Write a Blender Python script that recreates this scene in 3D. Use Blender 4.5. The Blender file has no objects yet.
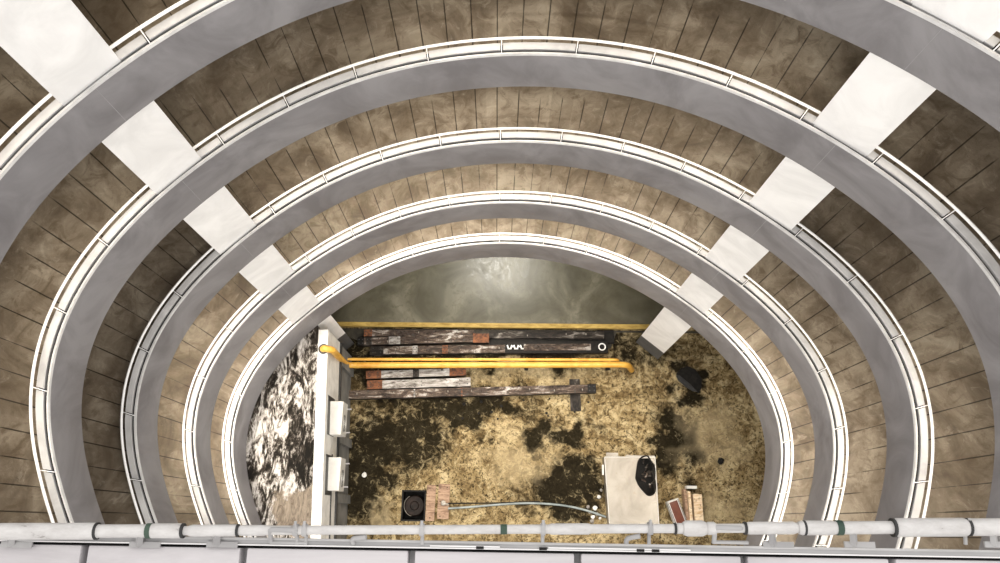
import bpy, bmesh, math, random
from mathutils import Vector, Matrix
random.seed(7)
SC = bpy.context.scene
COL = SC.collection
PI = math.pi
rad = math.radians

# ------------------------------------------------------------------ camera, world, lights, exposure
F_PX, TILT, ROLL = 782.83, 0.290713, 0.017047      # focal length in pixels (1000 wide), tilt off straight down, roll
CAM = Vector((-0.015, 0.244, 28.4))
ct, st, cr, sr = math.cos(TILT), math.sin(TILT), math.cos(ROLL), math.sin(ROLL)
cd = bpy.data.cameras.new('camera'); cam = bpy.data.objects.new('camera', cd); COL.objects.link(cam)
cd.sensor_width = 36.0; cd.lens = F_PX / 1000 * 36; cd.clip_start = 0.05; cd.clip_end = 200
cam.matrix_world = Matrix.Translation(CAM) @ Matrix.Rotation(TILT, 4, 'X') @ Matrix.Rotation(ROLL, 4, 'Z')
SC.camera = cam
SC.view_settings.view_transform = 'Standard'; SC.view_settings.look = 'None'
SC.view_settings.gamma = 1.0; SC.view_settings.use_curve_mapping = False
SC.view_settings.exposure = 0.93
w = bpy.data.worlds.new('world'); SC.world = w; w.use_nodes = True
bg = w.node_tree.nodes['Background']; bg.inputs[0].default_value = (1.0, 0.97, 0.95, 1); bg.inputs[1].default_value = 0.72

def area(name, loc, rot, sx, sy, power, col=(1, 0.95, 0.86)):
    l = bpy.data.lights.new(name, 'AREA'); l.shape = 'RECTANGLE'; l.size = sx; l.size_y = sy; l.energy = power; l.color = col
    o = bpy.data.objects.new(name, l); COL.objects.link(o); o.location = loc; o.rotation_euler = rot
    return o

def at(px, py, d):
    """point seen at pixel (px, py), d metres below the camera"""
    x, y = px - 500, -(py - 281.5)
    x, y = cr * x - sr * y, sr * x + cr * y
    dy, dz = F_PX * st + y * ct, -F_PX * ct + y * st
    t = d / -dz
    return Vector((CAM.x + x * t, CAM.y + dy * t, CAM.z - d))

# ------------------------------------------------------------------ materials
class NT:
    def __init__(s, name):
        s.m = bpy.data.materials.new(name); s.m.use_nodes = True; s.t = s.m.node_tree
        s.b = s.t.nodes['Principled BSDF']; s.tc = s.t.nodes.new('ShaderNodeTexCoord')
    def n(s, kind, **kw):
        nd = s.t.nodes.new(kind)
        for k, v in kw.items():
            if hasattr(nd, k): setattr(nd, k, v)
        return nd
    def l(s, a, b): s.t.links.new(a, b)
    def math(s, op, a, b=None, c=None, clamp=False):
        nd = s.t.nodes.new('ShaderNodeMath'); nd.operation = op; nd.use_clamp = clamp
        for i, v in enumerate((a, b, c)):
            if v is None: continue
            if isinstance(v, (int, float)): nd.inputs[i].default_value = v
            else: s.l(v, nd.inputs[i])
        return nd.outputs[0]
    def noise(s, scale, detail=5, rough=.55, dist=0., vec=None, stretch=None, off=None):
        nd = s.t.nodes.new('ShaderNodeTexNoise'); nd.inputs['Scale'].default_value = scale
        nd.inputs['Detail'].default_value = detail; nd.inputs['Roughness'].default_value = rough; nd.inputs['Distortion'].default_value = dist
        v = vec or s.tc.outputs['Object']
        if stretch or off:
            mp = s.t.nodes.new('ShaderNodeMapping'); s.l(v, mp.inputs[0])
            if stretch: mp.inputs['Scale'].default_value = stretch
            if off: mp.inputs['Location'].default_value = off
            v = mp.outputs[0]
        s.l(v, nd.inputs['Vector']); return nd.outputs['Fac']
    def ramp(s, fac, stops):
        nd = s.t.nodes.new('ShaderNodeValToRGB'); e = nd.color_ramp.elements
        while len(e) < len(stops): e.new(0.5)
        for el, (p, c) in zip(e, stops): el.position = p; el.color = (c[0], c[1], c[2], 1) if not isinstance(c, (int, float)) else (c, c, c, 1)
        s.l(fac, nd.inputs[0]); return nd.outputs[0]
    def mix(s, fac, a, b, mode='MIX'):
        nd = s.t.nodes.new('ShaderNodeMix'); nd.data_type = 'RGBA'; nd.blend_type = mode
        for i, v in ((0, fac), (6, a), (7, b)):
            if isinstance(v, (int, float)): nd.inputs[i].default_value = v
            elif isinstance(v, tuple): nd.inputs[i].default_value = (v[0], v[1], v[2], 1)
            else: s.l(v, nd.inputs[i])
        return nd.outputs[2]
    def bump(s, h, strength=.3, dist=.02):
        nd = s.t.nodes.new('ShaderNodeBump'); nd.inputs['Strength'].default_value = strength; nd.inputs['Distance'].default_value = dist
        s.l(h, nd.inputs['Height']); s.l(nd.outputs[0], s.b.inputs['Normal'])
    def done(s, col, rough=.5, metal=0., spec=.5):
        if isinstance(col, tuple): s.b.inputs['Base Color'].default_value = (*col, 1)
        else: s.l(col, s.b.inputs['Base Color'])
        if isinstance(rough, (int, float)): s.b.inputs['Roughness'].default_value = rough
        else: s.l(rough, s.b.inputs['Roughness'])
        s.b.inputs['Metallic'].default_value = metal; s.b.inputs['Specular IOR Level'].default_value = spec
        return s.m

def simple(name, c1, c2, scale=3, rough=.5, bump=0.0, metal=0., dist=.5, lo=.35, hi=.65, bscale=None, spec=.5, stretch=None):
    t = NT(name); f = t.noise(scale, 6, .6, dist, stretch=stretch)
    c = t.ramp(f, [(lo, c1), (hi, c2)])
    if bump: t.bump(t.noise(bscale or scale * 4, 6, .6, .3, stretch=stretch), bump)
    return t.done(c, rough, metal, spec)

M = {}
M['parapet'] = simple('grey_painted_plaster', (.150, .143, .149), (.235, .228, .235), .7, .45, .12, bscale=2.2, dist=1.2)
M['coping'] = simple('pale_coping_metal', (.33, .325, .325), (.47, .465, .462), 1.3, .38, .05)
M['lip'] = simple('pale_lip', (.42, .415, .41), (.56, .555, .55), 2.5, .45, .1)
M['groove'] = simple('dark_groove', (.012, .012, .012), (.025, .023, .023), 4, .8, spec=.2)
M['rail'] = simple('white_rail_paint', (.78, .775, .77), (.86, .855, .85), 3, .35)
M['white'] = simple('white_column_paint', (.74, .735, .725), (.88, .875, .865), .8, .55, .10, bscale=1.4, dist=1.4)
M['skirt'] = simple('dark_grey_skirting', (.07, .07, .07), (.11, .108, .106), 3, .6)
M['wallwhite'] = simple('off_white_plaster', (.50, .49, .465), (.70, .69, .66), 2.2, .6, .1, lo=.3, hi=.6)
M['wallgrey'] = simple('grey_lower_wall', (.10, .10, .095), (.19, .185, .175), 1.5, .7, .1)
M['outer'] = simple('raw_concrete_wall', (.16, .145, .12), (.24, .22, .185), .7, .8, .2)
M['yellow'] = simple('yellow_pipe_paint', (.56, .27, .035), (.72, .42, .08), 3, .35)
M['yellow2'] = simple('worn_yellow_kerb_paint', (.27, .17, .03), (.52, .36, .10), 2.5, .6, .2, stretch=(1, 3, 3))
M['rust'] = simple('rusty_steel', (.05, .02, .010), (.22, .08, .03), 7, .8, .3)
M['black'] = simple('black_steel', (.004, .0036, .003), (.014, .012, .010), 6, .6, .2, spec=.2)
M['acwhite'] = simple('ivory_enamel', (.50, .49, .46), (.60, .585, .555), 2, .4)
M['dark'] = simple('black_plastic', (.01, .01, .01), (.03, .03, .03), 5, .5)
M['green'] = simple('dark_green_tape', (.02, .05, .035), (.05, .09, .06), 5, .5)
M['brown'] = simple('brown_laminate', (.10, .025, .012), (.16, .045, .02), 2, .4)
M['cable'] = simple('grey_blue_cable', (.16, .19, .19), (.30, .34, .34), 2, .4)

def steel_mat():
    t = NT('weathered_flaking_steel')
    a = t.noise(2.2, 7, .7, 1.0, stretch=(.6, 2.2, 1)); b = t.noise(9, 6, .7, .6)
    c = t.ramp(a, [(.40, (.012, .009, .007)), (.50, (.055, .038, .028)), (.56, (.15, .115, .09)), (.66, (.48, .455, .43))])
    c2 = t.ramp(b, [(.40, (.16, .055, .02)), (.60, (.05, .045, .04))])
    k = t.ramp(b, [(.50, 0.0), (.60, 1.0)])
    t.bump(b, .4); return t.done(t.mix(k, c, c2), .6, spec=.2)
M['steel'] = steel_mat()
def steel_dark():
    t = NT('dark_oiled_steel')
    a = t.noise(2.4, 7, .7, 1.0, stretch=(.7, 2, 1)); b = t.noise(10, 6, .7, .6)
    c = t.ramp(a, [(.42, (.008, .006, .005)), (.57, (.035, .028, .022)), (.68, (.22, .20, .18))])
    t.bump(b, .4); return t.done(c, .55, spec=.2)
M['steel_dark'] = steel_dark()
def steel_pale():
    t = NT('pale_flaking_steel')
    a = t.noise(3, 7, .7, 1.2, stretch=(.5, 2, 1)); b = t.noise(10, 6, .7, .6)
    c = t.ramp(a, [(.38, (.04, .028, .020)), (.48, (.24, .22, .20)), (.64, (.50, .49, .48))])
    t.bump(b, .4); return t.done(c, .5)
M['steel_pale'] = steel_pale()

def deck_mat():
    t = NT('brown_grooved_ramp_concrete')
    sp = t.n('ShaderNodeSeparateXYZ'); t.l(t.tc.outputs['Object'], sp.inputs[0])
    ang = t.math('ARCTAN2', sp.outputs[0], sp.outputs[1])
    r = t.math('POWER', t.math('ADD', t.math('POWER', t.math('ABSOLUTE', sp.outputs[0]), 2.), t.math('POWER', t.math('ABSOLUTE', sp.outputs[1]), 2.)), .5)
    u = t.math('ADD', t.math('MULTIPLY', ang, 180 / PI / 3.03), 100.5 - 2.1 / 3.03)
    fr = t.math('ABSOLUTE', t.math('SUBTRACT', t.math('FRACT', u), .5))
    dist = t.math('MULTIPLY', fr, t.math('MULTIPLY', r, 3.03 * PI / 180))           # metres from the joint
    nz = t.noise(.9, 4, .6, .3, off=(3, 1, 0))
    wd = t.math('MULTIPLY_ADD', nz, .10, -.034)                                      # joint width in metres, fades out in places
    wd = t.math('MINIMUM', wd, .016)
    line = t.math('SUBTRACT', 1., t.math('DIVIDE', dist, t.math('MAXIMUM', wd, .0005)), clamp=True)
    line = t.math('MULTIPLY', line, 2., clamp=True)
    cell = t.math('FLOOR', u)
    su = t.n('ShaderNodeSeparateXYZ'); t.l(t.tc.outputs['UV'], su.inputs[0])          # x = distance from the parapet / 10 m
    reach = t.math('MULTIPLY_ADD', t.noise(.8, 3, .6, off=(5, 5, 5)), .46, .0)        # the joints run out 1 to 2.5 m from the parapet
    line = t.math('MULTIPLY', line, t.math('MULTIPLY', t.math('SUBTRACT', reach, su.outputs[0]), 30., clamp=True))
    wn = t.n('ShaderNodeTexWhiteNoise', noise_dimensions='1D'); t.l(cell, wn.inputs['W'])
    a = t.noise(.55, 6, .62, 1.6); b = t.noise(2.6, 8, .7, 1.0); s = t.noise(6.5, 5, .7, .5, off=(9, 4, 2))
    base = t.ramp(a, [(.34, (.12, .092, .064)), (.5, (.24, .195, .142)), (.66, (.37, .315, .24))])
    base = t.mix(t.ramp(b, [(.36, .75), (.50, 0.0)]), base, (.125, .092, .06), 'MIX')
    base = t.mix(t.ramp(b, [(.56, 0.0), (.70, .5)]), base, (.52, .46, .36))
    spot = t.ramp(s, [(.70, 0.0), (.735, .9)])
    base = t.mix(spot, base, (.06, .045, .03))
    base = t.mix(t.math('MULTIPLY', wn.outputs[0], .34), base, (.11, .08, .05))
    base = t.mix(t.math('MULTIPLY', line, .85), base, (.022, .016, .010))
    h = t.math('SUBTRACT', t.noise(2.2, 7, .68, 1.2), t.math('MULTIPLY', line, .6))
    t.bump(h, .4, .05)
    return t.done(base, t.ramp(b, [(.3, .35), (.7, .6)]))
M['deck'] = deck_mat()

def ground_mat():
    t = NT('stained_dirt_floor')
    P = t.tc.outputs['Object']
    warp = t.n('ShaderNodeTexNoise'); warp.inputs['Scale'].default_value = 1.1; warp.inputs['Detail'].default_value = 6
    t.l(P, warp.inputs['Vector'])
    vs = t.n('ShaderNodeVectorMath'); vs.operation = 'SUBTRACT'; t.l(warp.outputs['Color'], vs.inputs[0]); vs.inputs[1].default_value = (.5, .5, .5)
    vm = t.n('ShaderNodeVectorMath'); vm.operation = 'SCALE'; t.l(vs.outputs[0], vm.inputs[0]); vm.inputs['Scale'].default_value = 3.2
    va = t.n('ShaderNodeVectorMath'); va.operation = 'ADD'; t.l(P, va.inputs[0]); t.l(vm.outputs[0], va.inputs[1])
    W = va.outputs[0]
    def blob(x, y, rx, ry, soft=.6):
        mp = t.n('ShaderNodeMapping'); t.l(W, mp.inputs[0]); mp.inputs['Location'].default_value = (-x / rx, -y / ry, 0); mp.inputs['Scale'].default_value = (1 / rx, 1 / ry, 0)
        ln = t.n('ShaderNodeVectorMath'); ln.operation = 'LENGTH'; t.l(mp.outputs[0], ln.inputs[0])
        return t.math('DIVIDE', t.math('SUBTRACT', 1., ln.outputs['Value']), soft, clamp=True)
    a = t.noise(.7, 7, .66, 1.8); b = t.noise(3.2, 9, .74, 1.3); c = t.noise(10, 7, .75, .9)
    base = t.ramp(a, [(.30, (.10, .068, .030)), (.45, (.24, .175, .085)), (.58, (.42, .33, .18)), (.72, (.60, .50, .31))])
    base = t.mix(t.ramp(b, [(.40, .92), (.50, 0.0)]), base, (.085, .055, .022))
    base = t.mix(t.ramp(b, [(.54, 0.0), (.62, .55)]), base, (.52, .44, .27))
    base = t.mix(t.ramp(c, [(.40, .92), (.49, 0.0)]), base, (.020, .013, .005))
    dark = None
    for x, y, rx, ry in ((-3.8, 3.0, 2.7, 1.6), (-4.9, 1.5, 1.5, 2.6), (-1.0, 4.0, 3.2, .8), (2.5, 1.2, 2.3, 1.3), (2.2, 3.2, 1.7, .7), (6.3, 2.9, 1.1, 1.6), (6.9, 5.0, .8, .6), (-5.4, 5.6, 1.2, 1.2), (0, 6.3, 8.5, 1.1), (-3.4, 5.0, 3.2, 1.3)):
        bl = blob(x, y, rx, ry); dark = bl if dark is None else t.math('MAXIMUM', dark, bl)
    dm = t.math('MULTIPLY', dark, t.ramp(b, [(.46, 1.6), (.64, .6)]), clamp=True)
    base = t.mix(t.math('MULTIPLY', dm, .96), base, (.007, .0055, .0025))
    lite = None
    for x, y, rx, ry in ((7.6, 3.2, 1.5, 1.5), (.6, 2.2, 1.6, 1.1), (7.7, .5, 1.2, 1.0), (1.0, 5.2, 3.0, .5), (-3.9, .5, .5, .4)):
        bl = blob(x, y, rx, ry, .8); lite = bl if lite is None else t.math('MAXIMUM', lite, bl)
    base = t.mix(t.math('MULTIPLY', lite, .5), base, (.46, .37, .22))
    t.bump(t.math('ADD', b, t.math('MULTIPLY', c, .5)), .8, .06)
    return t.done(base, .8, spec=.08)
M['ground'] = ground_mat()

def drive_mat():
    t = NT('polished_olive_concrete')
    a = t.noise(.5, 6, .6, 1.0); b = t.noise(3.5, 7, .7, 1.0)
    base = t.ramp(a, [(.34, (.060, .053, .032)), (.52, (.11, .10, .068)), (.70, (.20, .185, .135))])
    base = t.mix(t.ramp(b, [(.38, .5), (.5, 0.0)]), base, (.07, .062, .038))
    t.bump(b, .12, .02)
    return t.done(base, t.ramp(b, [(.35, .34), (.65, .52)]), spec=.7)
M['drive'] = drive_mat()

def roof_mat():
    t = NT('peeling_white_roof_coating')
    st_ = (1.6, .55, 1)
    a = t.noise(1.5, 8, .72, 1.4, stretch=st_); b = t.noise(5, 7, .7, 1.2, stretch=st_)
    f = t.math('ADD', t.math('MULTIPLY', a, .62), t.math('MULTIPLY', b, .38))
    c = t.ramp(f, [(.43, (.006, .005, .004)), (.485, (.035, .028, .022)), (.515, (.19, .175, .16)), (.57, (.46, .44, .42))])
    mp = t.n('ShaderNodeMapping'); t.l(t.tc.outputs['Object'], mp.inputs[0]); q_ = at(300, 512, 24.1); mp.inputs['Location'].default_value = (-q_.x / .95, -q_.y / .75, 0); mp.inputs['Scale'].default_value = (1 / .95, 1 / .75, 0)
    ln = t.n('ShaderNodeVectorMath'); ln.operation = 'LENGTH'; t.l(mp.outputs[0], ln.inputs[0])
    k = t.math('MULTIPLY', t.math('SUBTRACT', t.math('ADD', 1.0, t.math('MULTIPLY', t.math('SUBTRACT', t.noise(1.3, 5, .6), .5), 2.2)), ln.outputs['Value']), 8., clamp=True)
    c = t.mix(k, c, t.ramp(b, [(.35, (.10, .08, .06)), (.6, (.24, .20, .16))]))
    t.bump(f, .8, .05)
    return t.done(c, .8, spec=.12)
M['roof'] = roof_mat()

def ledge_mat():
    t = NT('pale_lavender_concrete')
    a = t.noise(1.3, 7, .65, .8, stretch=(.5, 3, 1)); b = t.noise(11, 5, .7, .3)
    c = t.ramp(a, [(.3, (.44, .42, .43)), (.7, (.62, .60, .61))])
    c = t.mix(t.ramp(b, [(.68, 0.0), (.72, .8)]), c, (.10, .09, .09))
    t.bump(b, .12); return t.done(c, .55)
M['ledge'] = ledge_mat()
M['ledge2'] = simple('grey_channel_metal', (.33, .325, .33), (.48, .475, .475), 3, .42, .1, stretch=(.4, 3, 1))
def pipe_mat():
    t = NT('scuffed_white_pipe')
    b = t.noise(15, 6, .7, .1, stretch=(.4, 1, 1))
    c = t.ramp(b, [(.30, (.12, .10, .09)), (.37, (.52, .505, .49)), (.6, (.64, .63, .615))])
    return t.done(c, .4)
M['pipe'] = pipe_mat()
def wood_mat(name, c1, c2):
    t = NT(name); a = t.noise(2.5, 7, .7, .8, stretch=(5, .7, 5)); b = t.noise(9, 5, .7)
    c = t.ramp(a, [(.35, c1), (.62, c2)]); c = t.mix(t.ramp(b, [(.36, .7), (.45, 0.)]), c, (.07, .035, .02))
    t.bump(a, .3); return t.done(c, .7)
M['wood_red'] = wood_mat('dirty_reddish_timber', (.16, .085, .05), (.40, .27, .18))
M['wood_pale'] = wood_mat('pale_pine_timber', (.50, .30, .14), (.80, .68, .50))
def sheet_mat():
    t = NT('pale_dusty_sheet_metal')
    a = t.noise(.9, 6, .6, 1.0); b = t.noise(9, 6, .7, .5)
    c = t.ramp(a, [(.3, (.20, .178, .15)), (.7, (.34, .315, .275))])
    c = t.mix(t.ramp(b, [(.33, .6), (.42, 0.0)]), c, (.22, .18, .13))
    return t.done(c, .32, .25)
M['sheet'] = sheet_mat()
M['kerb_shade'] = simple('shade_black_concrete', (.010, .008, .005), (.05, .042, .026), 2.2, .6, .3, dist=1.0)  # near-black colour for the shade at the kerb foot
M['pit'] = simple('dark_brown_iron', (.006, .004, .003), (.022, .013, .010), 5, .6, spec=.2)
M['seam'] = simple('light_grey_seam', (.26, .255, .26), (.30, .295, .30), 3, .6)

# ------------------------------------------------------------------ object helpers
def link(name, me, mat, parent=None):
    o = bpy.data.objects.new(name, me); COL.objects.link(o)
    for m in (mat if isinstance(mat, (list, tuple)) else [mat]): me.materials.append(m)
    if parent: o.parent = parent; o.matrix_parent_inverse = parent.matrix_world.inverted() if False else Matrix.Identity(4)
    return o
def tag(o, label=None, cat=None, group=None, kind=None):
    if label: o['label'] = label
    if cat: o['category'] = cat
    if group: o['group'] = group
    if kind: o['kind'] = kind
    return o
def B2O(name, bm, mat, parent=None, smooth=False, sub=None):
    bmesh.ops.recalc_face_normals(bm, faces=bm.faces)
    me = bpy.data.meshes.new(name); bm.to_mesh(me); bm.free()
    if smooth:
        for p in me.polygons: p.use_smooth = True
        try: me.set_sharp_from_angle(angle=rad(40))
        except Exception: pass
    return link(name, me, mat, parent)
def box(bm, c, s, rz=0., bev=0., M4=None):
    g = bmesh.ops.create_cube(bm, size=1)
    vs = g['verts']
    bmesh.ops.scale(bm, vec=s, verts=vs)
    if bev:
        es = list({e for v in vs for e in v.link_edges})
        r = bmesh.ops.bevel(bm, geom=es, offset=bev, segments=2, affect='EDGES', profile=.7)
        vs = list({v for f in r['faces'] for v in f.verts} | {v for v in vs if v.is_valid})
    bmesh.ops.rotate(bm, cent=(0, 0, 0), matrix=Matrix.Rotation(rz, 3, 'Z') if M4 is None else M4, verts=vs)
    bmesh.ops.translate(bm, vec=c, verts=vs)
    return vs
def tube(bm, pts, r, seg=12, cap=True):
    pts = [Vector(p) for p in pts]; n = len(pts); rings = []
    rs = r if isinstance(r, (list, tuple)) else [r] * n
    prev = None
    for i, p in enumerate(pts):
        d = (pts[min(i + 1, n - 1)] - pts[max(i - 1, 0)]).normalized()
        up = Vector((0, 0, 1)) if abs(d.z) < .9 else Vector((0, 1, 0))
        if prev is not None: up = prev
        a = (up - d * up.dot(d)).normalized(); b = d.cross(a); prev = a
        rings.append([bm.verts.new(p + (a * math.cos(2 * PI * k / seg) + b * math.sin(2 * PI * k / seg)) * rs[i]) for k in range(seg)])
    for i in range(n - 1):
        for k in range(seg):
            bm.faces.new((rings[i][k], rings[i][(k + 1) % seg], rings[i + 1][(k + 1) % seg], rings[i + 1][k]))
    if cap: bm.faces.new(rings[0]); bm.faces.new(rings[-1][::-1])
def prism(bm, poly, z0, z1):
    lo = [bm.verts.new((x, y, z0)) for x, y in poly]; hi = [bm.verts.new((x, y, z1)) for x, y in poly]
    n = len(poly)
    bm.faces.new(lo[::-1]); bm.faces.new(hi)
    for i in range(n): bm.faces.new((lo[i], lo[(i + 1) % n], hi[(i + 1) % n], hi[i]))

# ------------------------------------------------------------------ plan of the light well: round on the far side, pinched towards the near side
S = 8.0
CO = (0.00389, 0.07801, -0.16600, 0.12730, -0.03784)
def fourier(a): return 1 + sum(c * math.cos((i + 2) * a) for i, c in enumerate(CO))
TAB = {d: fourier(rad(d)) for d in range(0, 91, 5)}
for d, v in ((95, .833), (100, .802), (105, .773), (110, .748), (115, .726), (120, .709), (125, .695), (130, .685), (135, .68)): TAB[d] = v
def R(a):
    x = abs(math.degrees(a)) / 5; i = int(x); u = x - i
    g = lambda k: TAB[min(abs(k) * 5, 135)]
    p0, p1, p2, p3 = g(i - 1), g(i), g(i + 1), g(i + 2)
    return S * (p1 + .5 * u * (p2 - p0 + u * (2 * p0 - 5 * p1 + 4 * p2 - p3 + u * (3 * (p1 - p2) + p3 - p0))))
AMAX = 124.0
# level: depth of the parapet top below the camera at the far side, rise per turn, depth of the parapet face
LEV = {'X': (2.4, 5.9, 1.0), 'Y': (5.75, 5.8, 1.0), 'Z': (8.96, 5.694, .986), 'A': (12.096, 5.501, 1.081), 'B': (15.462, 5.276, 1.092), 'C': (18.926, 4.788, 1.10), 'D': (22.084, 3.742, 1.306)}
def ztop(k, a): h, s, b = LEV[k]; return CAM.z - (h - s * a / (2 * PI))
def P(k, a, o, dz): r = R(a) + o; return Vector((r * math.sin(a), r * math.cos(a), ztop(k, a) + dz))
def sweep(bm, k, prof, a0, a1, closed=True, step=1.0):
    n = max(1, int(round((a1 - a0) / step))); rings = []
    for i in range(n + 1):
        a = rad(a0 + (a1 - a0) * i / n)
        rings.append([bm.verts.new(P(k, a, o, dz)) for o, dz in prof])
    m = len(prof)
    for i in range(n):
        for j in range(m if closed else m - 1):
            bm.faces.new((rings[i][j], rings[i][(j + 1) % m], rings[i + 1][(j + 1) % m], rings[i + 1][j]))
    if closed: bm.faces.new(rings[0]); bm.faces.new(rings[-1][::-1])
COLS = ((-47.75, -40.75), (38.0, 45.0))
GAPS = [(-AMAX, COLS[0][0] + .4), (COLS[0][1] - .4, COLS[1][0] + .4), (COLS[1][1] - .4, AMAX)]

WHERE = {'Z': 'highest widest ring, cut by the top edge', 'A': 'second ring from the top',
         'B': 'middle ring of the five in view', 'C': 'second smallest ring above the innermost',
         'D': 'lowest innermost ring around the dirt floor', 'X': 'topmost turn above the view', 'Y': 'turn just above the widest visible ring'}
OUT = 13.6
def level(k):
    band = LEV[k][2]
    # road deck
    bm = bmesh.new()
    n = int(2 * AMAX); rows = []
    offs = [.25, .6, 1.0, 1.6, 2.4, 3.4, None]
    top, bot = [], []
    for i in range(n + 1):
        a = rad(-AMAX + 2 * AMAX * i / n)
        def pt(o, dz):
            if o is None:
                r = OUT; return Vector((r * math.sin(a), r * math.cos(a), ztop(k, a) + dz))
            return P(k, a, o, dz)
        top.append([bm.verts.new(pt(o, -.72)) for o in offs]); bot.append([bm.verts.new(pt(o, -band)) for o in (.25, None)])
    for i in range(n):
        for j in range(len(offs) - 1): bm.faces.new((top[i][j], top[i][j + 1], top[i + 1][j + 1], top[i + 1][j]))
        bm.faces.new((bot[i][0], bot[i + 1][0], bot[i + 1][1], bot[i][1]))
        bm.faces.new((top[i][0], top[i + 1][0], bot[i + 1][0], bot[i][0]))
    uv = bm.loops.layers.uv.new('offset')
    for row in top:
        for j, v_ in enumerate(row):
            for lo_ in v_.link_loops: lo_[uv].uv = ((5.5 if offs[j] is None else offs[j]) / 10, 0)
    d = B2O('ramp_deck', bm, M['deck'], smooth=True); tag(d, 'brown grooved concrete roadway of the ' + WHERE[k], 'ramp', kind='structure')
    # parapet
    bm = bmesh.new()
    sweep(bm, k, [(0, -band), (0, -.035), (.012, 0), (.045, 0), (.045, -.10), (.25, -.10), (.25, -band)], -AMAX, AMAX)
    p = B2O('parapet', bm, M['parapet'], smooth=True)
    tag(p, 'smooth grey curved parapet of the ' + WHERE[k], 'parapet', 'curved grey parapets of the spiral ramp')
    bm = bmesh.new(); sweep(bm, k, [(-.006, -.035), (.010, .006), (.043, .006), (.043, 0.001), (.012, 0.001), (0.0, -.035)], -AMAX, AMAX)
    tag(B2O('edge_trim', bm, M['lip'], p, smooth=True), 'pale edge trim')
    bm = bmesh.new(); sweep(bm, k, [(.047, -.099), (.047, -.045), (.095, -.045), (.095, -.085), (.248, -.085), (.248, -.099)], -AMAX, AMAX)
    B2O('groove', bm, M['groove'], p)
    step = 9.25; brs = [b for b in [-.4 + step * i for i in range(-13, 14)] if any(g0 + 1 < b < g1 - 1 for g0, g1 in GAPS)]
    cuts = sorted(brs)
    for g0, g1 in GAPS:
        ed = [g0] + [b for b in cuts if g0 < b < g1] + [g1]
        for e0, e1 in zip(ed, ed[1:]):
            bm = bmesh.new(); g = .17
            sweep(bm, k, [(.102, -.084), (.102, -.004), (.112, .004), (.240, .004), (.246, -.004), (.246, -.084)], e0 + g, e1 - g)
            B2O('coping_panel', bm, M['coping'], p, smooth=True)
    for a in (41.5, -44.2):
        bm = bmesh.new(); sweep(bm, k, [(-.004, -band + .02), (-.004, -.05), (.002, -.05), (.002, -band + .02)], a - .03, a + .03)
        tag(B2O('expansion_joint', bm, M['seam'], p), 'pale vertical joint line')
    # handrail
    root = None
    bm = bmesh.new()
    for g0, g1 in GAPS:
        m_ = int(g1 - g0) * 1
        tube(bm, [P(k, rad(g0 + (g1 - g0) * i / m_), .285, .075) for i in range(m_ + 1)], .026, 8)
    root = B2O('handrail', bm, M['rail'], smooth=True)
    tag(root, 'thin white tubular handrail along the ' + WHERE[k], 'handrail', 'white handrails of the spiral ramp')
    for b in brs:
        bm = bmesh.new(); a = rad(b); w_ = .05
        for (o0, z0, o1, z1, t0) in ((.05, -.02, .05, .045, .012), (.04, .045, .275, .065, .010)):
            q = [P(k, rad(b - w_), o0, z0), P(k, rad(b + w_), o0, z0), P(k, rad(b + w_), o1, z1), P(k, rad(b - w_), o1, z1)]
            nrm = (q[1] - q[0]).cross(q[3] - q[0]).normalized() * t0
            lo = [bm.verts.new(v - nrm) for v in q]; hi = [bm.verts.new(v + nrm) for v in q]
            bm.faces.new(lo[::-1]); bm.faces.new(hi)
            for i in range(4): bm.faces.new((lo[i], lo[(i + 1) % 4], hi[(i + 1) % 4], hi[i]))
        B2O('rail_bracket', bm, M['rail'], root)
for k in 'YZABCD': level(k)

# columns
for (x0, y0), (x1, y1), side, zs in (((-6.045, 5.515), (-5.30, 6.175), 'left', 1.75), ((5.0, 6.41), (5.775, 5.785), 'right', 1.1)):
    a = Vector((x0, y0, 0)); b = Vector((x1, y1, 0)); d = (b - a).normalized(); nrm = Vector((d.y, -d.x, 0))
    if nrm.dot(a) < 0: nrm = -nrm                       # outwards
    a += nrm * .10; b += nrm * .10
    def slab(bm, e, z0, z1, dep=.8):
        q = [a - d * e - nrm * e, b + d * e - nrm * e, b + d * e + nrm * (dep + e), a - d * e + nrm * (dep + e)]
        prism(bm, [(v.x, v.y) for v in q], z0, z1)
    bm = bmesh.new(); slab(bm, 0, 0.0, 23.6)
    c = B2O('column', bm, M['white'])
    tag(c, 'tall flat white column rising through every ring on the %s side' % side, 'column')
    bm = bmesh.new(); slab(bm, .006, 0.0, zs)
    tag(B2O('skirting', bm, M['skirt'], c), 'dark grey painted foot')

# enclosing walls
bm = bmesh.new(); n = 200
for i in range(n):
    a0, a1 = [rad(-AMAX - 8 + 2 * (AMAX + 8) * t / n) for t in (i, i + 1)]
    v = [bm.verts.new((r * math.sin(a), r * math.cos(a), z)) for a, r, z in ((a0, OUT, -.3), (a1, OUT, -.3), (a1, OUT, 25.5), (a0, OUT, 25.5))]
    bm.faces.new(v)
bmesh.ops.remove_doubles(bm, verts=bm.verts, dist=.001)
tag(B2O('wall_outer', bm, M['outer'], smooth=True), 'curved raw concrete outer wall around the ramp', 'wall', kind='structure')
bm = bmesh.new(); box(bm, (0, -4.55, 11.9), (24, .3, 24.4)); tag(B2O('wall_near', bm, M['outer']), 'concrete wall closing the near side of the light well', 'wall', kind='structure')

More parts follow.
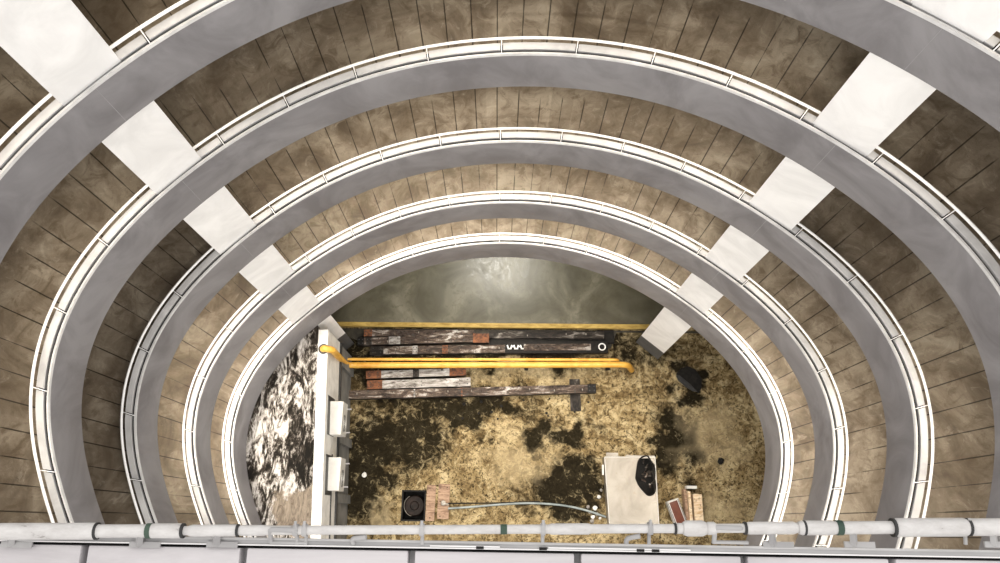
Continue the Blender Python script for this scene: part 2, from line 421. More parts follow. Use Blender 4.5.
# ------------------------------------------------------------------ bottom of the well
D0 = CAM.z
px0, px1, py0, py1 = -3.29, -2.50, .04, 1.03        # drain pit
bm = bmesh.new()
def rect(x0, y0, x1, y1, z=0.):
    bm.faces.new([bm.verts.new(v) for v in ((x0, y0, z), (x1, y0, z), (x1, y1, z), (x0, y1, z))])
rect(-13.6, -4.4, px0, 7.0); rect(px1, -4.4, 13.6, 7.0); rect(px0, -4.4, px1, py0); rect(px0, py1, px1, 7.0)
rect(-13.6, 7.0, 13.6, 14, 0)
tag(B2O('floor', bm, M['ground']), 'stained tan dirt and concrete floor at the bottom of the well', 'floor', kind='structure')
ka, kb = at(340, 324.0, D0 - .18), at(650, 326.6, D0 - .18); kd = (kb - ka).normalized(); ky = lambda x: ka.y + (x - ka.x) * kd.y / kd.x
bm = bmesh.new(); prism(bm, [(-13.5, ky(-13.5) + .08), (13.5, ky(13.5) + .08), (13.5, 13.6), (-13.5, 13.6)], -.02, .165)
tag(B2O('floor_drive', bm, M['drive']), 'smooth polished olive concrete drive behind the yellow kerb', 'floor', kind='structure')
bm = bmesh.new(); box(bm, ((ka.x + kb.x) / 2 - .3, ky((ka.x + kb.x) / 2 - .3), .09), (12.8, .17, .18), rz=math.atan2(kd.y, kd.x), bev=.012)
tag(B2O('trim_kerb', bm, M['yellow2']), 'long worn yellow painted kerb line at the foot of the smooth drive', 'kerb', kind='structure')
bm = bmesh.new(); prism(bm, [(-6.2, ky(-6.2) - .12), (10.5, ky(10.5) - .12), (10.5, at(700, 333, D0).y), (4.35, at(615, 332.5, D0).y), (4.1, 6.2), (-4.9, 6.25), (-5.9, 6.6)], 0, .012)  # shade in front of the kerb, laid down as a flat dark strip
tag(B2O('floor_shade_strip', bm, M['kerb_shade']), 'dark strip of painted shade along the foot of the kerb', 'floor', kind='structure')

# drain pit
bm = bmesh.new()
for x0, y0, x1, y1 in ((px0, py0, px1, py0), (px1, py0, px1, py1), (px1, py1, px0, py1), (px0, py1, px0, py0)):
    bm.faces.new([bm.verts.new(v) for v in ((x0, y0, 0), (x1, y1, 0), (x1, y1, -.9), (x0, y0, -.9))])
bm.faces.new([bm.verts.new(v) for v in ((px0, py0, -.9), (px1, py0, -.9), (px1, py1, -.9), (px0, py1, -.9))])
pit = B2O('drain_pit', bm, M['black']); tag(pit, 'square black drain pit sunk in the floor beside two short planks', 'drain pit')
bm = bmesh.new()
for cx_, cy_, sx_, sy_ in (((px0 + px1) / 2, py0, px1 - px0 + .06, .05), ((px0 + px1) / 2, py1, px1 - px0 + .06, .05), (px0, (py0 + py1) / 2, .05, py1 - py0), (px1, (py0 + py1) / 2, .05, py1 - py0)):
    box(bm, (cx_, cy_, .012), (sx_, sy_, .03))
B2O('pit_frame', bm, M['black'], pit)
bm = bmesh.new(); cxp, cyp = (px0 + px1) / 2, (py0 + py1) / 2
tube(bm, [(cxp, cyp, -.9), (cxp, cyp, -.35), (cxp, cyp, -.31)], [.36, .36, .32], 28)
tube(bm, [(cxp, cyp, -.31), (cxp, cyp, -.27)], [.16, .13], 20)
B2O('sump_cover', bm, M['pit'], pit, smooth=True)
bm = bmesh.new(); tube(bm, [(cxp + .37 * math.cos(t), cyp + .37 * math.sin(t), -.33) for t in [rad(i * 12) for i in range(10, 22)]], .012, 6); B2O('cover_ring', bm, M['sheet'], pit)

# planks beside the pit
def plank(name, a, b, w, h, mat, label, cat, group=None, z=0., extra=None):
    a, b = Vector(a), Vector(b); d = b - a; L = d.length; ang = math.atan2(d.y, d.x)
    bm = bmesh.new(); box(bm, (0, 0, h / 2), (L, w, h), bev=min(.008, h * .2))
    o = B2O(name, bm, mat); o.location = ((a.x + b.x) / 2, (a.y + b.y) / 2, z); o.rotation_euler = (0, 0, ang)
    tag(o, label, cat, group); return o
WR = wood = M['wood_red']
pl = plank('wooden_plank', (-2.31, .03), (-2.29, 1.24), .31, .06, M['wood_red'], 'dirty reddish plank lying against the edge of the drain pit', 'plank', 'short planks by the drain pit')
pl2 = plank('wooden_plank', (-1.86, .10), (-1.84, 1.28), .40, .06, M['wood_red'], 'reddish plank one gap to the right of the pit, with the cable end on it', 'plank', 'short planks by the drain pit')
for q, pp in ((pl, ((-.5, 0), (.5, .05))), (pl2, ((-.5, .1), (.48, -.1), (.0, .12)))):
    for x, y in pp:
        bm = bmesh.new(); tube(bm, [(x, y, .055), (x, y, .075)], .02, 8); B2O('nail_head', bm, M['black'], q)

# cable + hose running to the sheet metal box
def curve_pts(pts, n=10):
    out = []; m = len(pts)
    for i in range(m - 1):
        p0, p1, p2, p3 = [Vector(pts[max(0, min(m - 1, j))]) for j in (i - 1, i, i + 1, i + 2)]
        for t in range(n):
            u = t / n
            out.append(p1 + .5 * u * (p2 - p0 + u * (2 * p0 - 5 * p1 + 4 * p2 - p3 + u * (3 * (p1 - p2) + p3 - p0))))
    out.append(Vector(pts[-1])); return out
def fl(x, y, z=0.): v = at(x, y, D0 - z); return (v.x, v.y, z)
bm = bmesh.new(); tube(bm, curve_pts([fl(448, 508.5, .09), fl(470, 507, .05), fl(500, 504.5, .04), fl(530, 503.2, .04), fl(560, 505, .04), fl(585, 510, .04), fl(606, 517, .05)]), .038, 10)
tag(B2O('hose', bm, M['cable'], smooth=True), 'long grey hose curving over the dirt from the plank to the sheet metal box', 'hose')
bm = bmesh.new(); tube(bm, curve_pts([fl(446, 503.5, .09), fl(470, 503.2, .02), fl(497, 503, .02), fl(515, 502.4, .02), fl(540, 501.5, .02)]), .020, 8)
tag(B2O('cable', bm, M['black'], smooth=True), 'thin black cable lying just above the grey hose', 'cable')
bm = bmesh.new(); c0 = Vector(fl(443.5, 503, 0)); tube(bm, [(c0.x, c0.y, .06), (c0.x, c0.y, .14), (c0.x, c0.y, .16)], [.09, .09, .05], 12); tube(bm, [(c0.x - .05, c0.y + .02, .12), (c0.x + .18, c0.y - .06, .12)], .035, 8)
tag(B2O('hose_tap', bm, M['sheet'], smooth=True), 'small round metal fitting on the plank where the hose begins', 'tap')

# sheet metal box with a burnt hole
zt = .62
q = [at(*p, D0 - zt) for p in ((604.5, 457), (655, 457), (659, 524.5), (609.5, 524.5))]
HC = at(646.5, 475.5, D0 - zt); n = 28
def hole(t, s=1.): # egg-shaped opening
    x = .36 * math.cos(t) * s * (1.0 if math.cos(t) < 0 else .78); y = .66 * math.sin(t) * s
    return Vector((HC.x + x + (.10 if math.sin(t) < -.3 else 0) * abs(math.sin(t)) + .02 * math.sin(5 * t), HC.y + y, 0))
outer = []
c4 = [Vector((v.x, v.y, 0)) for v in (q[1], q[0], q[3], q[2])]
def ray_box(t):
    d = Vector((math.cos(t), math.sin(t), 0)); best = 1e9
    for i in range(4):
        a, b = c4[i], c4[(i + 1) % 4]; e = b - a; o = a - Vector((HC.x, HC.y, 0))
        den = d.x * e.y - d.y * e.x
        if abs(den) < 1e-9: continue
        s = (o.x * e.y - o.y * e.x) / den; u = (o.x * d.y - o.y * d.x) / den
        if s > 0 and -1e-6 <= u <= 1 + 1e-6: best = min(best, s)
    return Vector((HC.x, HC.y, 0)) + d * best
ts = sorted([2 * PI * i / n for i in range(n)] + [math.atan2(c.y - HC.y, c.x - HC.x) % (2 * PI) for c in c4])
bm = bmesh.new(); ro, ri, rd = [], [], []
for t in ts:
    o_ = ray_box(t); i_ = hole(t)
    if (i_ - Vector((HC.x, HC.y, 0))).length > (o_ - Vector((HC.x, HC.y, 0))).length * .94: i_ = Vector((HC.x, HC.y, 0)) + (o_ - Vector((HC.x, HC.y, 0))) * .94
    ro.append(bm.verts.new((o_.x, o_.y, zt))); ri.append(bm.verts.new((i_.x, i_.y, zt))); rd.append(bm.verts.new((i_.x * .97 + HC.x * .03, i_.y * .97 + HC.y * .03, zt - .03)))
for i in range(len(ts)):
    j = (i + 1) % len(ts); bm.faces.new((ro[i], ro[j], ri[j], ri[i])); bm.faces.new((ri[i], ri[j], rd[j], rd[i]))
for i in range(4):
    a, b = c4[i], c4[(i + 1) % 4]; bm.faces.new([bm.verts.new(v) for v in ((a.x, a.y, zt), (b.x, b.y, zt), (b.x, b.y, 0), (a.x, a.y, 0))])
bmesh.ops.remove_doubles(bm, verts=bm.verts, dist=.002)
sb = B2O('sheet_metal_box', bm, M['sheet']); tag(sb, 'large pale sheet metal box on the floor with a burnt egg-shaped hole in its lid', 'metal box')
bm = bmesh.new(); tube(bm, [(*hole(2 * PI * i / 40).xy, zt + .012) for i in range(41)], .028, 6, cap=False); tag(B2O('hole_rim', bm, M['black'], sb, smooth=True), 'scorched rim')
bm = bmesh.new(); prism(bm, [(c.x * .985 + HC.x * .015, c.y * .985 + HC.y * .015) for c in c4], .02, .06); tag(B2O('dark_interior', bm, M['black'], sb), 'black interior')
bm = bmesh.new()
for i in range(4):
    a, b = c4[i], c4[(i + 1) % 4]; tube(bm, [(a.x, a.y, zt), (b.x, b.y, zt)], .016, 6)
B2O('lid_edge', bm, M['acwhite'], sb)
for (x, y, sx, sy) in ((612, 454.8, .42, .14), (640, 456, 1.0, .05)):
    v = at(x, y, D0 - .45); bm = bmesh.new(); box(bm, (v.x, v.y, .45), (sx, sy, .08)); B2O('hinge', bm, M['sheet'], sb)
v = at(604, 470, D0 - .5); bm = bmesh.new(); box(bm, (v.x - .04, v.y, .5), (.06, .35, .1), bev=.01); B2O('latch', bm, M['acwhite'], sb)
# scrap inside the box
for i in range(16):
    t = random.uniform(0, 2 * PI); s_ = random.uniform(0, .75); h_ = hole(t, s_)
    bm = bmesh.new(); L = random.uniform(.1, .25); a_ = random.uniform(0, PI)
    tube(bm, [(h_.x - L / 2 * math.cos(a_), h_.y - L / 2 * math.sin(a_), .38 + .1 * random.random()), (h_.x + L / 2 * math.cos(a_), h_.y + L / 2 * math.sin(a_), .42 + .1 * random.random())], .02 + .015 * random.random(), 6)
    tag(B2O('scrap_rod', bm, M['steel_dark'] if i % 3 else M['steel']), 'short dark scrap rod inside the burnt hole of the sheet metal box', 'scrap', 'scrap rods in the sheet metal box')

# timber offcuts right of the box
def tilted(name, p0, p1, wid, h, z, mat, label, cat, group=None):
    a = at(*p0, D0 - z - h); b = at(*p1, D0 - z - h)
    return plank(name, a, b, wid, h, mat, label, cat, group, z)
tr = tilted('drawer_tray', (672.5, 500), (683.5, 529), .42, .30, 0.0, M['wallgrey'], 'dark brown laminate tray with pale rims leaning among the timber offcuts', 'tray')
tr.data.materials.clear(); tr.data.materials.append(M['wallwhite'])
Lt = (at(672.5, 500, D0 - .3) - at(683.5, 529, D0 - .3)).length
bm = bmesh.new(); box(bm, (.0, 0, .302), (Lt - .10, .29, .02)); B2O('tray_panel', bm, M['brown'], tr)
bm = bmesh.new(); box(bm, (.0, .185, .302), (Lt - .04, .02, .014)); box(bm, (.0, -.185, .302), (Lt - .04, .02, .014)); B2O('rim_line', bm, M['dark'], tr)
tilted('timber_offcut', (697.5, 494), (700, 529), .30, .42, 0., M['wood_pale'], 'wide pale pine offcut, rightmost of the timber pieces', 'timber', 'timber offcuts on the floor')
tilted('timber_offcut', (689, 491), (692.5, 529), .10, .46, 0., M['wood_pale'], 'narrow pale strip standing between the tray and the wide pine offcut', 'timber', 'timber offcuts on the floor')
tilted('timber_offcut', (685, 489), (689, 529), .09, .40, 0., M['wood_red'], 'narrow dark strip right beside the brown tray', 'timber', 'timber offcuts on the floor')
v = at(692, 489, D0 - .3); bm = bmesh.new(); box(bm, (0, 0, .15), (.36, .10, .3), bev=.01); o = B2O('timber_offcut', bm, M['wallwhite']); o.location = (v.x, v.y + .06, 0); tag(o, 'short white block across the top ends of the timber pieces', 'timber', 'timber offcuts on the floor')

# dark half-round cover right of the yellow pipes
cpt = [(676, 374), (681, 368.5), (688, 366), (696, 370), (702, 379), (701.5, 388), (699, 393), (690, 385), (682, 379)]
bm = bmesh.new(); prism(bm, [at(x, y, D0 - .05).xy for x, y in cpt], 0, .05)
hc = B2O('drain_cover', bm, M['black']); tag(hc, 'dark half-round cover plate on the floor near the right column', 'cover')
bm = bmesh.new(); prism(bm, [at(x, y, D0 - .06).xy for x, y in ((676, 375.5), (679, 375), (690, 384), (697, 391.5), (693, 391), (685, 386), (678, 380))], 0.0, .07); tag(B2O('slot', bm, M['dark'], hc), 'black slot')

# ------------------------------------------------------------------ steel members
def beam(p0, p1, wid, h, z, mat, label, ends=(), group='long steel members on the floor', plates=(), holes=0, lw=.0):
    """U-channel lying on its back: plan from pixel p0 to p1 on its top"""
    a = at(*p0, D0 - z - h); b = at(*p1, D0 - z - h); d = b - a; d.z = 0; L = d.length; ang = math.atan2(d.y, d.x)
    root = bpy.data.objects.new('steel_beam', None); COL.objects.link(root); root.location = ((a.x + b.x) / 2, (a.y + b.y) / 2, z); root.rotation_euler = (0, 0, ang)
    root.empty_display_size = .2
    tag(root, label, 'steel beam', group)
    bm = bmesh.new(); t = .05
    box(bm, (0, 0, h - t / 2), (L, wid, t), bev=.008)
    B2O('web', bm, mat, root)
    for s in (-1, 1):
        bm = bmesh.new(); box(bm, (0, s * (wid / 2 - .02), h / 2 - .01), (L - .01, .04, h - .02)); B2O('flange', bm, M['steel_dark'], root)
    for s, ln, m in ends:
        bm = bmesh.new(); box(bm, (s * (L / 2 - ln / 2), 0, h + .008), (ln, wid + .02, .03), bev=.006); B2O('end_plate', bm, m, root)
        for i in range(4):
            bm = bmesh.new(); x = s * (L / 2 - ln / 2) + (i % 2 - .5) * ln * .55; y = (i // 2 - .5) * wid * .5
            tube(bm, [(x, y, h + .01), (x, y, h + .04)], .022, 8); B2O('bolt', bm, M['dark'], root)
    for f_, ln, m in plates:
        bm = bmesh.new(); box(bm, ((f_ - .5) * L, 0, h + .008), (ln, wid + .015, .03), bev=.006); pp = B2O('splice_plate', bm, m, root)
        for i in range(4):
            bm = bmesh.new(); x = (f_ - .5) * L + (i % 2 - .5) * ln * .6; y = (i // 2 - .5) * wid * .5
            tube(bm, [(x, y, h + .015), (x, y, h + .045)], .02, 8); B2O('bolt', bm, M['dark'], pp)
    for i in range(holes):
        bm = bmesh.new(); x = -L / 2 + L * (i + .5) / holes + random.uniform(-.2, .2)
        tube(bm, [(x, random.choice((-1, 1)) * wid * .22, h - .002), (x, 0, h + .006)], .018, 6); B2O('rivet', bm, M['sheet'], root)
    return root, L, h
SD, SP, SM = M['steel_dark'], M['steel_pale'], M['steel']
def H(px, py): return (px, py)
beam((364, 333), (474, 333.2), .24, .26, 0, SM, 'mottled rusty channel at the upper left end of the upper stack', ends=((-1, .3, M['rust']),), holes=3)
beam((489, 334.6), (604, 335), .26, .22, 0, SD, 'dark oily channel at the upper right end of the upper stack', ends=(), holes=4)
beam((357.5, 341.5), (473, 338.2), .27, .34, 0, SM, 'long pale-patched channel with bolted plate in the upper stack, left half', ends=((-1, .24, M['black']),), plates=((.32, .42, SP), (.10, .2, SD)), holes=2)
beam((473, 338), (489, 338), .34, .36, 0, M['rust'], 'short bright orange rusted box section in the middle of the upper stack')
rb, L, h = beam((370, 350.5), (520, 348.5), .30, .22, 0, SM, 'rust-streaked channel directly above the thin yellow pipe, left half', ends=((-1, .5, SD),), plates=((.5, .2, M['rust']), (.30, .18, SP)), holes=3)
beam((490, 338.6), (614, 336.8), .5, .10, 0, M['black'], 'flat wide black channel lying behind the one with the white ring')
rb, L, h = beam((505, 347.5), (608, 346.9), .44, .24, 0, M['black'], 'wide black channel ending in a white ring, above the thin yellow pipe')
bm = bmesh.new(); box(bm, (.03, 0, h + .01), (2.45, .24, .02), bev=.005); tag(B2O('grey_strip', bm, M['steel'], rb), 'scraped grey strip')
bm = bmesh.new(); tube(bm, [(L / 2 - .22 + .12 * math.cos(rad(i * 15)), .12 * math.sin(rad(i * 15)), h + .02) for i in range(25)], .024, 8, cap=False); tag(B2O('lifting_ring', bm, M['rail'], rb, smooth=True), 'white ring')
for i, x in enumerate((-1.78, -1.66, -1.54, -1.42, -1.30)):
    bm = bmesh.new(); box(bm, (x, .01, h + .012), (.05, .16, .014), rz=.3 * (-1) ** i); box(bm, (x + .04, -.05 + .08 * (i % 2), h + .012), (.10, .04, .014)); tag(B2O('white_marking', bm, M['rail'], rb), 'white stencilled marks')
beam((366, 375), (466, 371.5), .27, .30, 0, SP, 'pale flaking channel just below the thick yellow pipe', ends=((-1, .55, M['rust']), (1, .6, M['rust'])), plates=((.50, .22, SD),))
beam((367, 385), (470.5, 381.8), .30, .30, 0, SP, 'second pale flaking channel below the yellow pipe, with perforated right end', ends=((-1, .55, M['rust']), (1, .5, SP)), plates=((.50, .34, SP),))
beam((347, 394.8), (596, 388.4), .30, .30, .06, SM, 'very long dark channel, lowest of the steel members', ends=((1, .3, M['black']),), plates=((.46, .05, M['rust']), (.27, .05, SP)), holes=9)
a = at(574.5, 379, D0 - .06); b = at(576, 411, D0 - .06)
cp = plank('cross_sleeper', a, b, .38, .055, M['steel_dark'], 'short dark cross plate under the right end of the longest channel', 'steel plate')
bm = bmesh.new(); tube(bm, [(.4, 0, .05), (.4, 0, .09)], .05, 8); tube(bm, [(.5, .1, .05), (.5, .1, .08)], .04, 8); B2O('bolt', bm, M['black'], cp)

# yellow pipes
zp = .75
def py_(x, y, z=zp): v = at(x, y, D0 - z); return (v.x, v.y, v.z)
def fillet(pts, r=.35, n=6):
    out = [Vector(pts[0])]
    for i in range(1, len(pts) - 1):
        p, a, b = Vector(pts[i]), Vector(pts[i - 1]), Vector(pts[i + 1]); u = (a - p).normalized(); v = (b - p).normalized()
        k = min(r, (a - p).length * .45, (b - p).length * .45)
        s, e = p + u * k, p + v * k
        for j in range(n + 1):
            t = j / n; out.append(s.lerp(p, t).lerp(p.lerp(e, t), t))
    out.append(Vector(pts[-1])); return out
endp = py_(628, 364.6)
h0 = at(323.5, 349, D0 - 4.35)
bm = bmesh.new(); tube(bm, fillet([(h0.x, h0.y, 3.9), (h0.x, h0.y, 4.48), py_(332, 349.8, 4.3), py_(346.5, 365.2, zp), endp, (endp[0] + .25, endp[1] - .05, .0)], .3), .108, 16)
yp = B2O('gas_pipe', bm, M['yellow'], smooth=True); tag(yp, 'thick yellow pipe bending out of the white wall and running right', 'pipe')
for x in (358, 442, 527, 610):
    bm = bmesh.new(); p = py_(x, 365.2 - (x - 346.5) / 281.5 * .6); tube(bm, [(p[0] - .035, p[1], p[2]), (p[0] + .035, p[1], p[2])], .115, 16); B2O('pipe_collar', bm, M['yellow'], yp, smooth=True)
for x in (442, 527, 610):
    p = py_(x, 365.2 - (x - 346.5) / 281.5 * .6); bm = bmesh.new(); box(bm, (p[0], p[1], (zp - .1) / 2), (.05, .05, zp - .1)); box(bm, (p[0], p[1] - .12, zp - .09), (.05, .14, .04)); box(bm, (p[0], p[1], .01), (.14, .14, .02)); B2O('pipe_support', bm, M['black'], yp)
e2 = py_(618, 359.8, .75)
bm = bmesh.new(); tube(bm, fillet([py_(338, 359.2, .75), py_(344, 359.2, .75), e2, (e2[0] + .12, e2[1], 0.)], .15), .052, 12)
yp2 = B2O('gas_pipe', bm, M['yellow'], smooth=True); tag(yp2, 'thin yellow pipe running just behind the thick one', 'pipe')
for x in (443, 527):
    bm = bmesh.new(); p = py_(x, 359.5, .75); tube(bm, [(p[0] - .03, p[1], p[2]), (p[0] + .03, p[1], p[2])], .060, 12); B2O('pipe_collar', bm, M['yellow'], yp2)

# ------------------------------------------------------------------ left room: wall, flat roof, air conditioners
ZR = 4.3; wa_, wb_ = at(313, 523, D0 - ZR), at(320.5, 330, D0 - ZR)
W0 = (wa_ + (wa_ - wb_) * (4.4 / 5.8)).xy; W1 = wb_.xy; wd_ = (W1 - W0).normalized(); wn_ = Vector((-wd_.y, wd_.x))   # wn_ points to -x side
if wn_.x > 0: wn_ = -wn_
def wpt(y, off=0.): t = (y - W0.y) / (W1.y - W0.y); p = W0 + (W1 - W0) * t - wn_ * off; return p
def wallpiece(bm, y0, y1, o0, o1, z0, z1):
    p = [wpt(y0, o0), wpt(y1, o0), wpt(y1, o1), wpt(y0, o1)]; prism(bm, [(v.x, v.y) for v in p], z0, z1)
bm = bmesh.new(); YE = W1.y; wallpiece(bm, -4.4, YE, -.03, .22, 0, ZR)
wl = B2O('wall_room', bm, M['wallgrey']); tag(wl, 'low partition wall carrying the air conditioners', 'wall', kind='structure')
bm = bmesh.new(); wallpiece(bm, -4.4, YE, -.05, .25, 2.4, ZR + .03); tag(B2O('white_band', bm, M['wallwhite'], wl), 'off-white upper band')
bm = bmesh.new(); wallpiece(bm, -4.4, YE, .24, .30, 2.2, 2.36); wallpiece(bm, -4.4, 2.0, .25, .28, 3.1, 3.16); B2O('wall_conduit', bm, M['dark'], wl)
bm = bmesh.new()
for y in (5.0, 2.45, .55): wallpiece(bm, y, y + .28, .2, .31, 0, 2.2)
B2O('wall_stud', bm, M['wallgrey'], wl)
bm = bmesh.new(); p = wpt(4.95); tube(bm, [(h0.x, h0.y, 4.3), (h0.x, h0.y, 4.36)], .16, 20); tag(B2O('pipe_sleeve', bm, M['dark'], wl), 'black sleeve round the yellow pipe')
bm = bmesh.new()
rp = [(-13.5, -4.4), (wpt(-4.4, -.02).x, -4.4), (wpt(YE, -.02).x, YE), (-6.1, 6.6), (-7.6, 9.5), (-13.5, 9.5)]
prism(bm, rp, ZR - .25, ZR)
tag(B2O('roof_slab', bm, M['roof']), 'flat roof of the small room with peeling white coating and black stains', 'roof', kind='structure')
for y0_, y1_ in ((2.55, 3.75), (.75, 1.95)):
    bm = bmesh.new(); wallpiece(bm, y0_, y1_, .24, .262, 3.0, 4.0); tag(B2O('wall_opening', bm, M['dark'], wl), 'dark opening behind an air conditioner')
def ac(px, py0_, py1_, label):
    zt_ = 28.4 - 24.75
    a = at(px, py1_, 24.75); b = at(px, py0_, 24.75); yc = (a.y + b.y) / 2; wy = b.y - a.y
    wx = .43; hz = .80; xc = a.x + wx / 2
    root = bpy.data.objects.new('air_conditioner', None); COL.objects.link(root); root.location = (xc, yc, zt_ - hz); root.empty_display_size = .2
    tag(root, label, 'air conditioner', 'air conditioners on the partition wall')
    bm = bmesh.new(); box(bm, (0, 0, hz / 2), (wx, wy, hz), bev=.02); B2O('casing', bm, M['acwhite'], root)
    bm = bmesh.new(); box(bm, (0, 0, hz + .004), (wx - .03, wy - .03, .012), bev=.004); B2O('top_cover', bm, M['acwhite'], root)
    bm = bmesh.new()
    cy2 = -wy * .12
    for r_ in (.06, .11, .16, .21, .26): tube(bm, [(wx / 2 + .012, cy2 + r_ * math.cos(rad(i * 15)), hz / 2 + r_ * math.sin(rad(i * 15))) for i in range(25)], .004, 6, cap=False)
    g = B2O('fan_grille', bm, M['acwhite'], root)
    bm = bmesh.new(); tube(bm, [(wx / 2 - .01, cy2, hz / 2), (wx / 2 + .004, cy2, hz / 2)], .27, 28); B2O('fan_opening', bm, M['dark'], root)
    for s in (-1, 1):
        bm = bmesh.new(); xw = wpt(yc + s * wy * .36, .25).x - xc
        box(bm, ((xw + wx / 2 + .12) / 2, s * wy * .36, -.02), (wx / 2 + .12 - xw, .04, .04)); box(bm, (xw + .03, s * wy * .36, -.2), (.04, .04, .36))
        B2O('mounting_bracket', bm, M['seam'], root)
    bm = bmesh.new(); tube(bm, curve_pts([(-wx / 2 + .02, wy * .3, -.02), (-wx / 2 + .02, wy * .25, -.2), (-wx / 2 + .03, wy * .2, -.5), (-wx / 2 + .03, wy * .18, -1.2)], 5), .025, 8); B2O('refrigerant_line', bm, M['dark'], root)
ac(327.2, 401, 434.5, 'upper of two ivory air conditioner units fixed to the partition wall, nearer the pipes')
ac(324.8, 457, 490.5, 'lower of two ivory air conditioner units on the wall, nearer the front railing')

# small debris on the floor
def pebble(x, y, r, mat, label, grp):
    v = at(x, y, D0); bm = bmesh.new(); bmesh.ops.create_icosphere(bm, subdivisions=2, radius=r)
    for q_ in bm.verts: q_.co *= random.uniform(.75, 1.15); q_.co.z = max(q_.co.z * .6, -r * .35)
    o = B2O('rubble_piece', bm, mat); o.location = (v.x, v.y, r * .35); tag(o, label, 'rubble', grp)
pebble(364.5, 475, .09, M['wallwhite'], 'lone white lump of plaster on the dark dirt near the lower air conditioner', 'rubble')
pebble(720.5, 461, .12, M['black'], 'small black lump on the tan dirt at the right', 'rubble')
for i, (x, y) in enumerate(((590, 512), (593, 517), (597, 514), (600, 518), (588, 507), (595, 508), (592, 521), (599, 497), (601, 490))):
    pebble(x, y, random.uniform(.05, .10), M['wallwhite'] if i % 2 else M['steel_pale'], 'small pale rubble beside the sheet metal box where the hose ends', 'pale rubble by the metal box')
for i in range(14):
    x, y = random.uniform(455, 600), random.uniform(398, 420)
    pebble(x, y, random.uniform(.03, .06), M['black'], 'tiny dark crumb of dirt just below the longest steel channel', 'dark crumbs below the steel')

# ------------------------------------------------------------------ foreground ledge and guard pipe
DL = 4.3
def lp(x, y, z=0.): v = at(x, y, DL - z); return v
zl = CAM.z - DL
yA, yB, yC, yD = [lp(500, y).y for y in (542.5, 549.5, 552.5, 580)]
ROTL = math.atan2(lp(1000, 545).y - lp(0, 545).y, lp(1000, 545).x - lp(0, 545).x)
led = bpy.data.objects.new('near_ledge', None); COL.objects.link(led); led.location = (0, 0, 0); tag(led, 'pale concrete ledge with a metal channel along the bottom edge of the view', 'ledge')
XL = 3.6
def lbox(name, x0, x1, y0, y1, z0, z1, mat, bev=.004, label=None):
    bm = bmesh.new(); box(bm, ((x0 + x1) / 2, (y0 + y1) / 2, (z0 + z1) / 2), (x1 - x0, abs(y1 - y0), z1 - z0), bev=bev); o = B2O(name, bm, mat, led)
    if label: o['label'] = label
    return o
lbox('ledge_beam', -XL, XL, yA, yB, zl - .10, zl, M['ledge2'])
lbox('shadow_gap', -XL, XL, yB, yC, zl - .10, zl - .05, M['groove'], 0, 'dark recess')
lbox('channel_lip', -XL, XL, yA + .004, yA - .008, zl, zl + .012, M['lip'], .002)
lbox('channel_lip', -XL, XL, yB + .006, yB - .001, zl, zl + .010, M['rail'], .002)
seams = [-3.6, lp(82, 558).x, lp(242, 558).x, lp(411, 558).x, lp(578, 558).x, lp(745, 558).x, lp(893, 558).x, 3.6]
for s0, s1 in zip(seams, seams[1:]): lbox('ledge_panel', s0 + .018, s1 - .018, yC, yD - .1, zl - .10, zl - .012, M['ledge'], .012)
lbox('ledge_slab', -XL, XL, yC, -4.4, zl - .35, zl - .10, M['ledge2'])
for x0, x1 in ((430, 500), (548, 690)):
    a_, b_ = lp(x0, 546), lp(x1, 546); lbox('channel_strip', a_.x, b_.x, yA - .018, yA - .026, zl, zl + .012, M['rail'], .002)
for x in (480, 543, 640, 655): a_ = lp(x, 546); lbox('strip_clip', a_.x - .02, a_.x + .02, yA - .02, yA - .034, zl, zl + .014, M['groove'], .002)

zpz = .05                                                     # pipe axis above the ledge
pyy = 529.3
def pp_(x, dy=0., dz=0.): v = at(x, pyy + dy + (500 - x) * .0045, DL - zpz); return Vector((v.x, v.y, v.z + dz))
bm = bmesh.new(); xs = [-120, 0, 100, 200, 300, 400, 500, 600, 700, 800, 900, 1000, 1120]
tube(bm, [pp_(x) for x in xs], .0235, 14)
gp = B2O('guard_pipe', bm, M['pipe'], smooth=True); tag(gp, 'long white pipe railing crossing the whole width just above the near ledge', 'pipe railing')
def sleeve(x0, x1, r, mat='pipe', name='pipe_sleeve', lab=None):
    bm = bmesh.new(); a, b = pp_(x0), pp_(x1); d = (b - a).normalized(); c = min(.02, (b - a).length * .2)
    tube(bm, [a, a + d * c, b - d * c, b], [r * .8, r, r, r * .8] if mat == 'pipe' else r, 16)
    o = B2O(name, bm, M[mat], gp, smooth=True)
    if lab: o['label'] = lab
for x0, x1, r in ((-130, 99, .042), (146, 184, .037), (188, 239, .030), (238, 268, .027), (548, 592, .028), (676, 684, .027), (683, 706, .040), (706, 716, .033), (745, 797, .032), (798, 836, .037), (893, 968, .047), (968, 1130, .044), (806, 896, .033), (0, 150, .033)):
    sleeve(x0, x1, r)
for x, r in ((97, .0435), (183, .038), (238, .0315), (675, .0285), (745, .033), (804, .038), (893, .048), (968, .046)):
    sleeve(x - 1.2, x + 1.2, r, 'dark', 'joint_ring', 'black joint ring')
for x0, x1, r in ((147, 152, .0385), (500.5, 507, .0255), (836, 842, .038)): sleeve(x0, x1, r, 'green', 'tape_band', 'dark green tape band')
def zl_(v, z): return Vector((v.x, v.y, z))
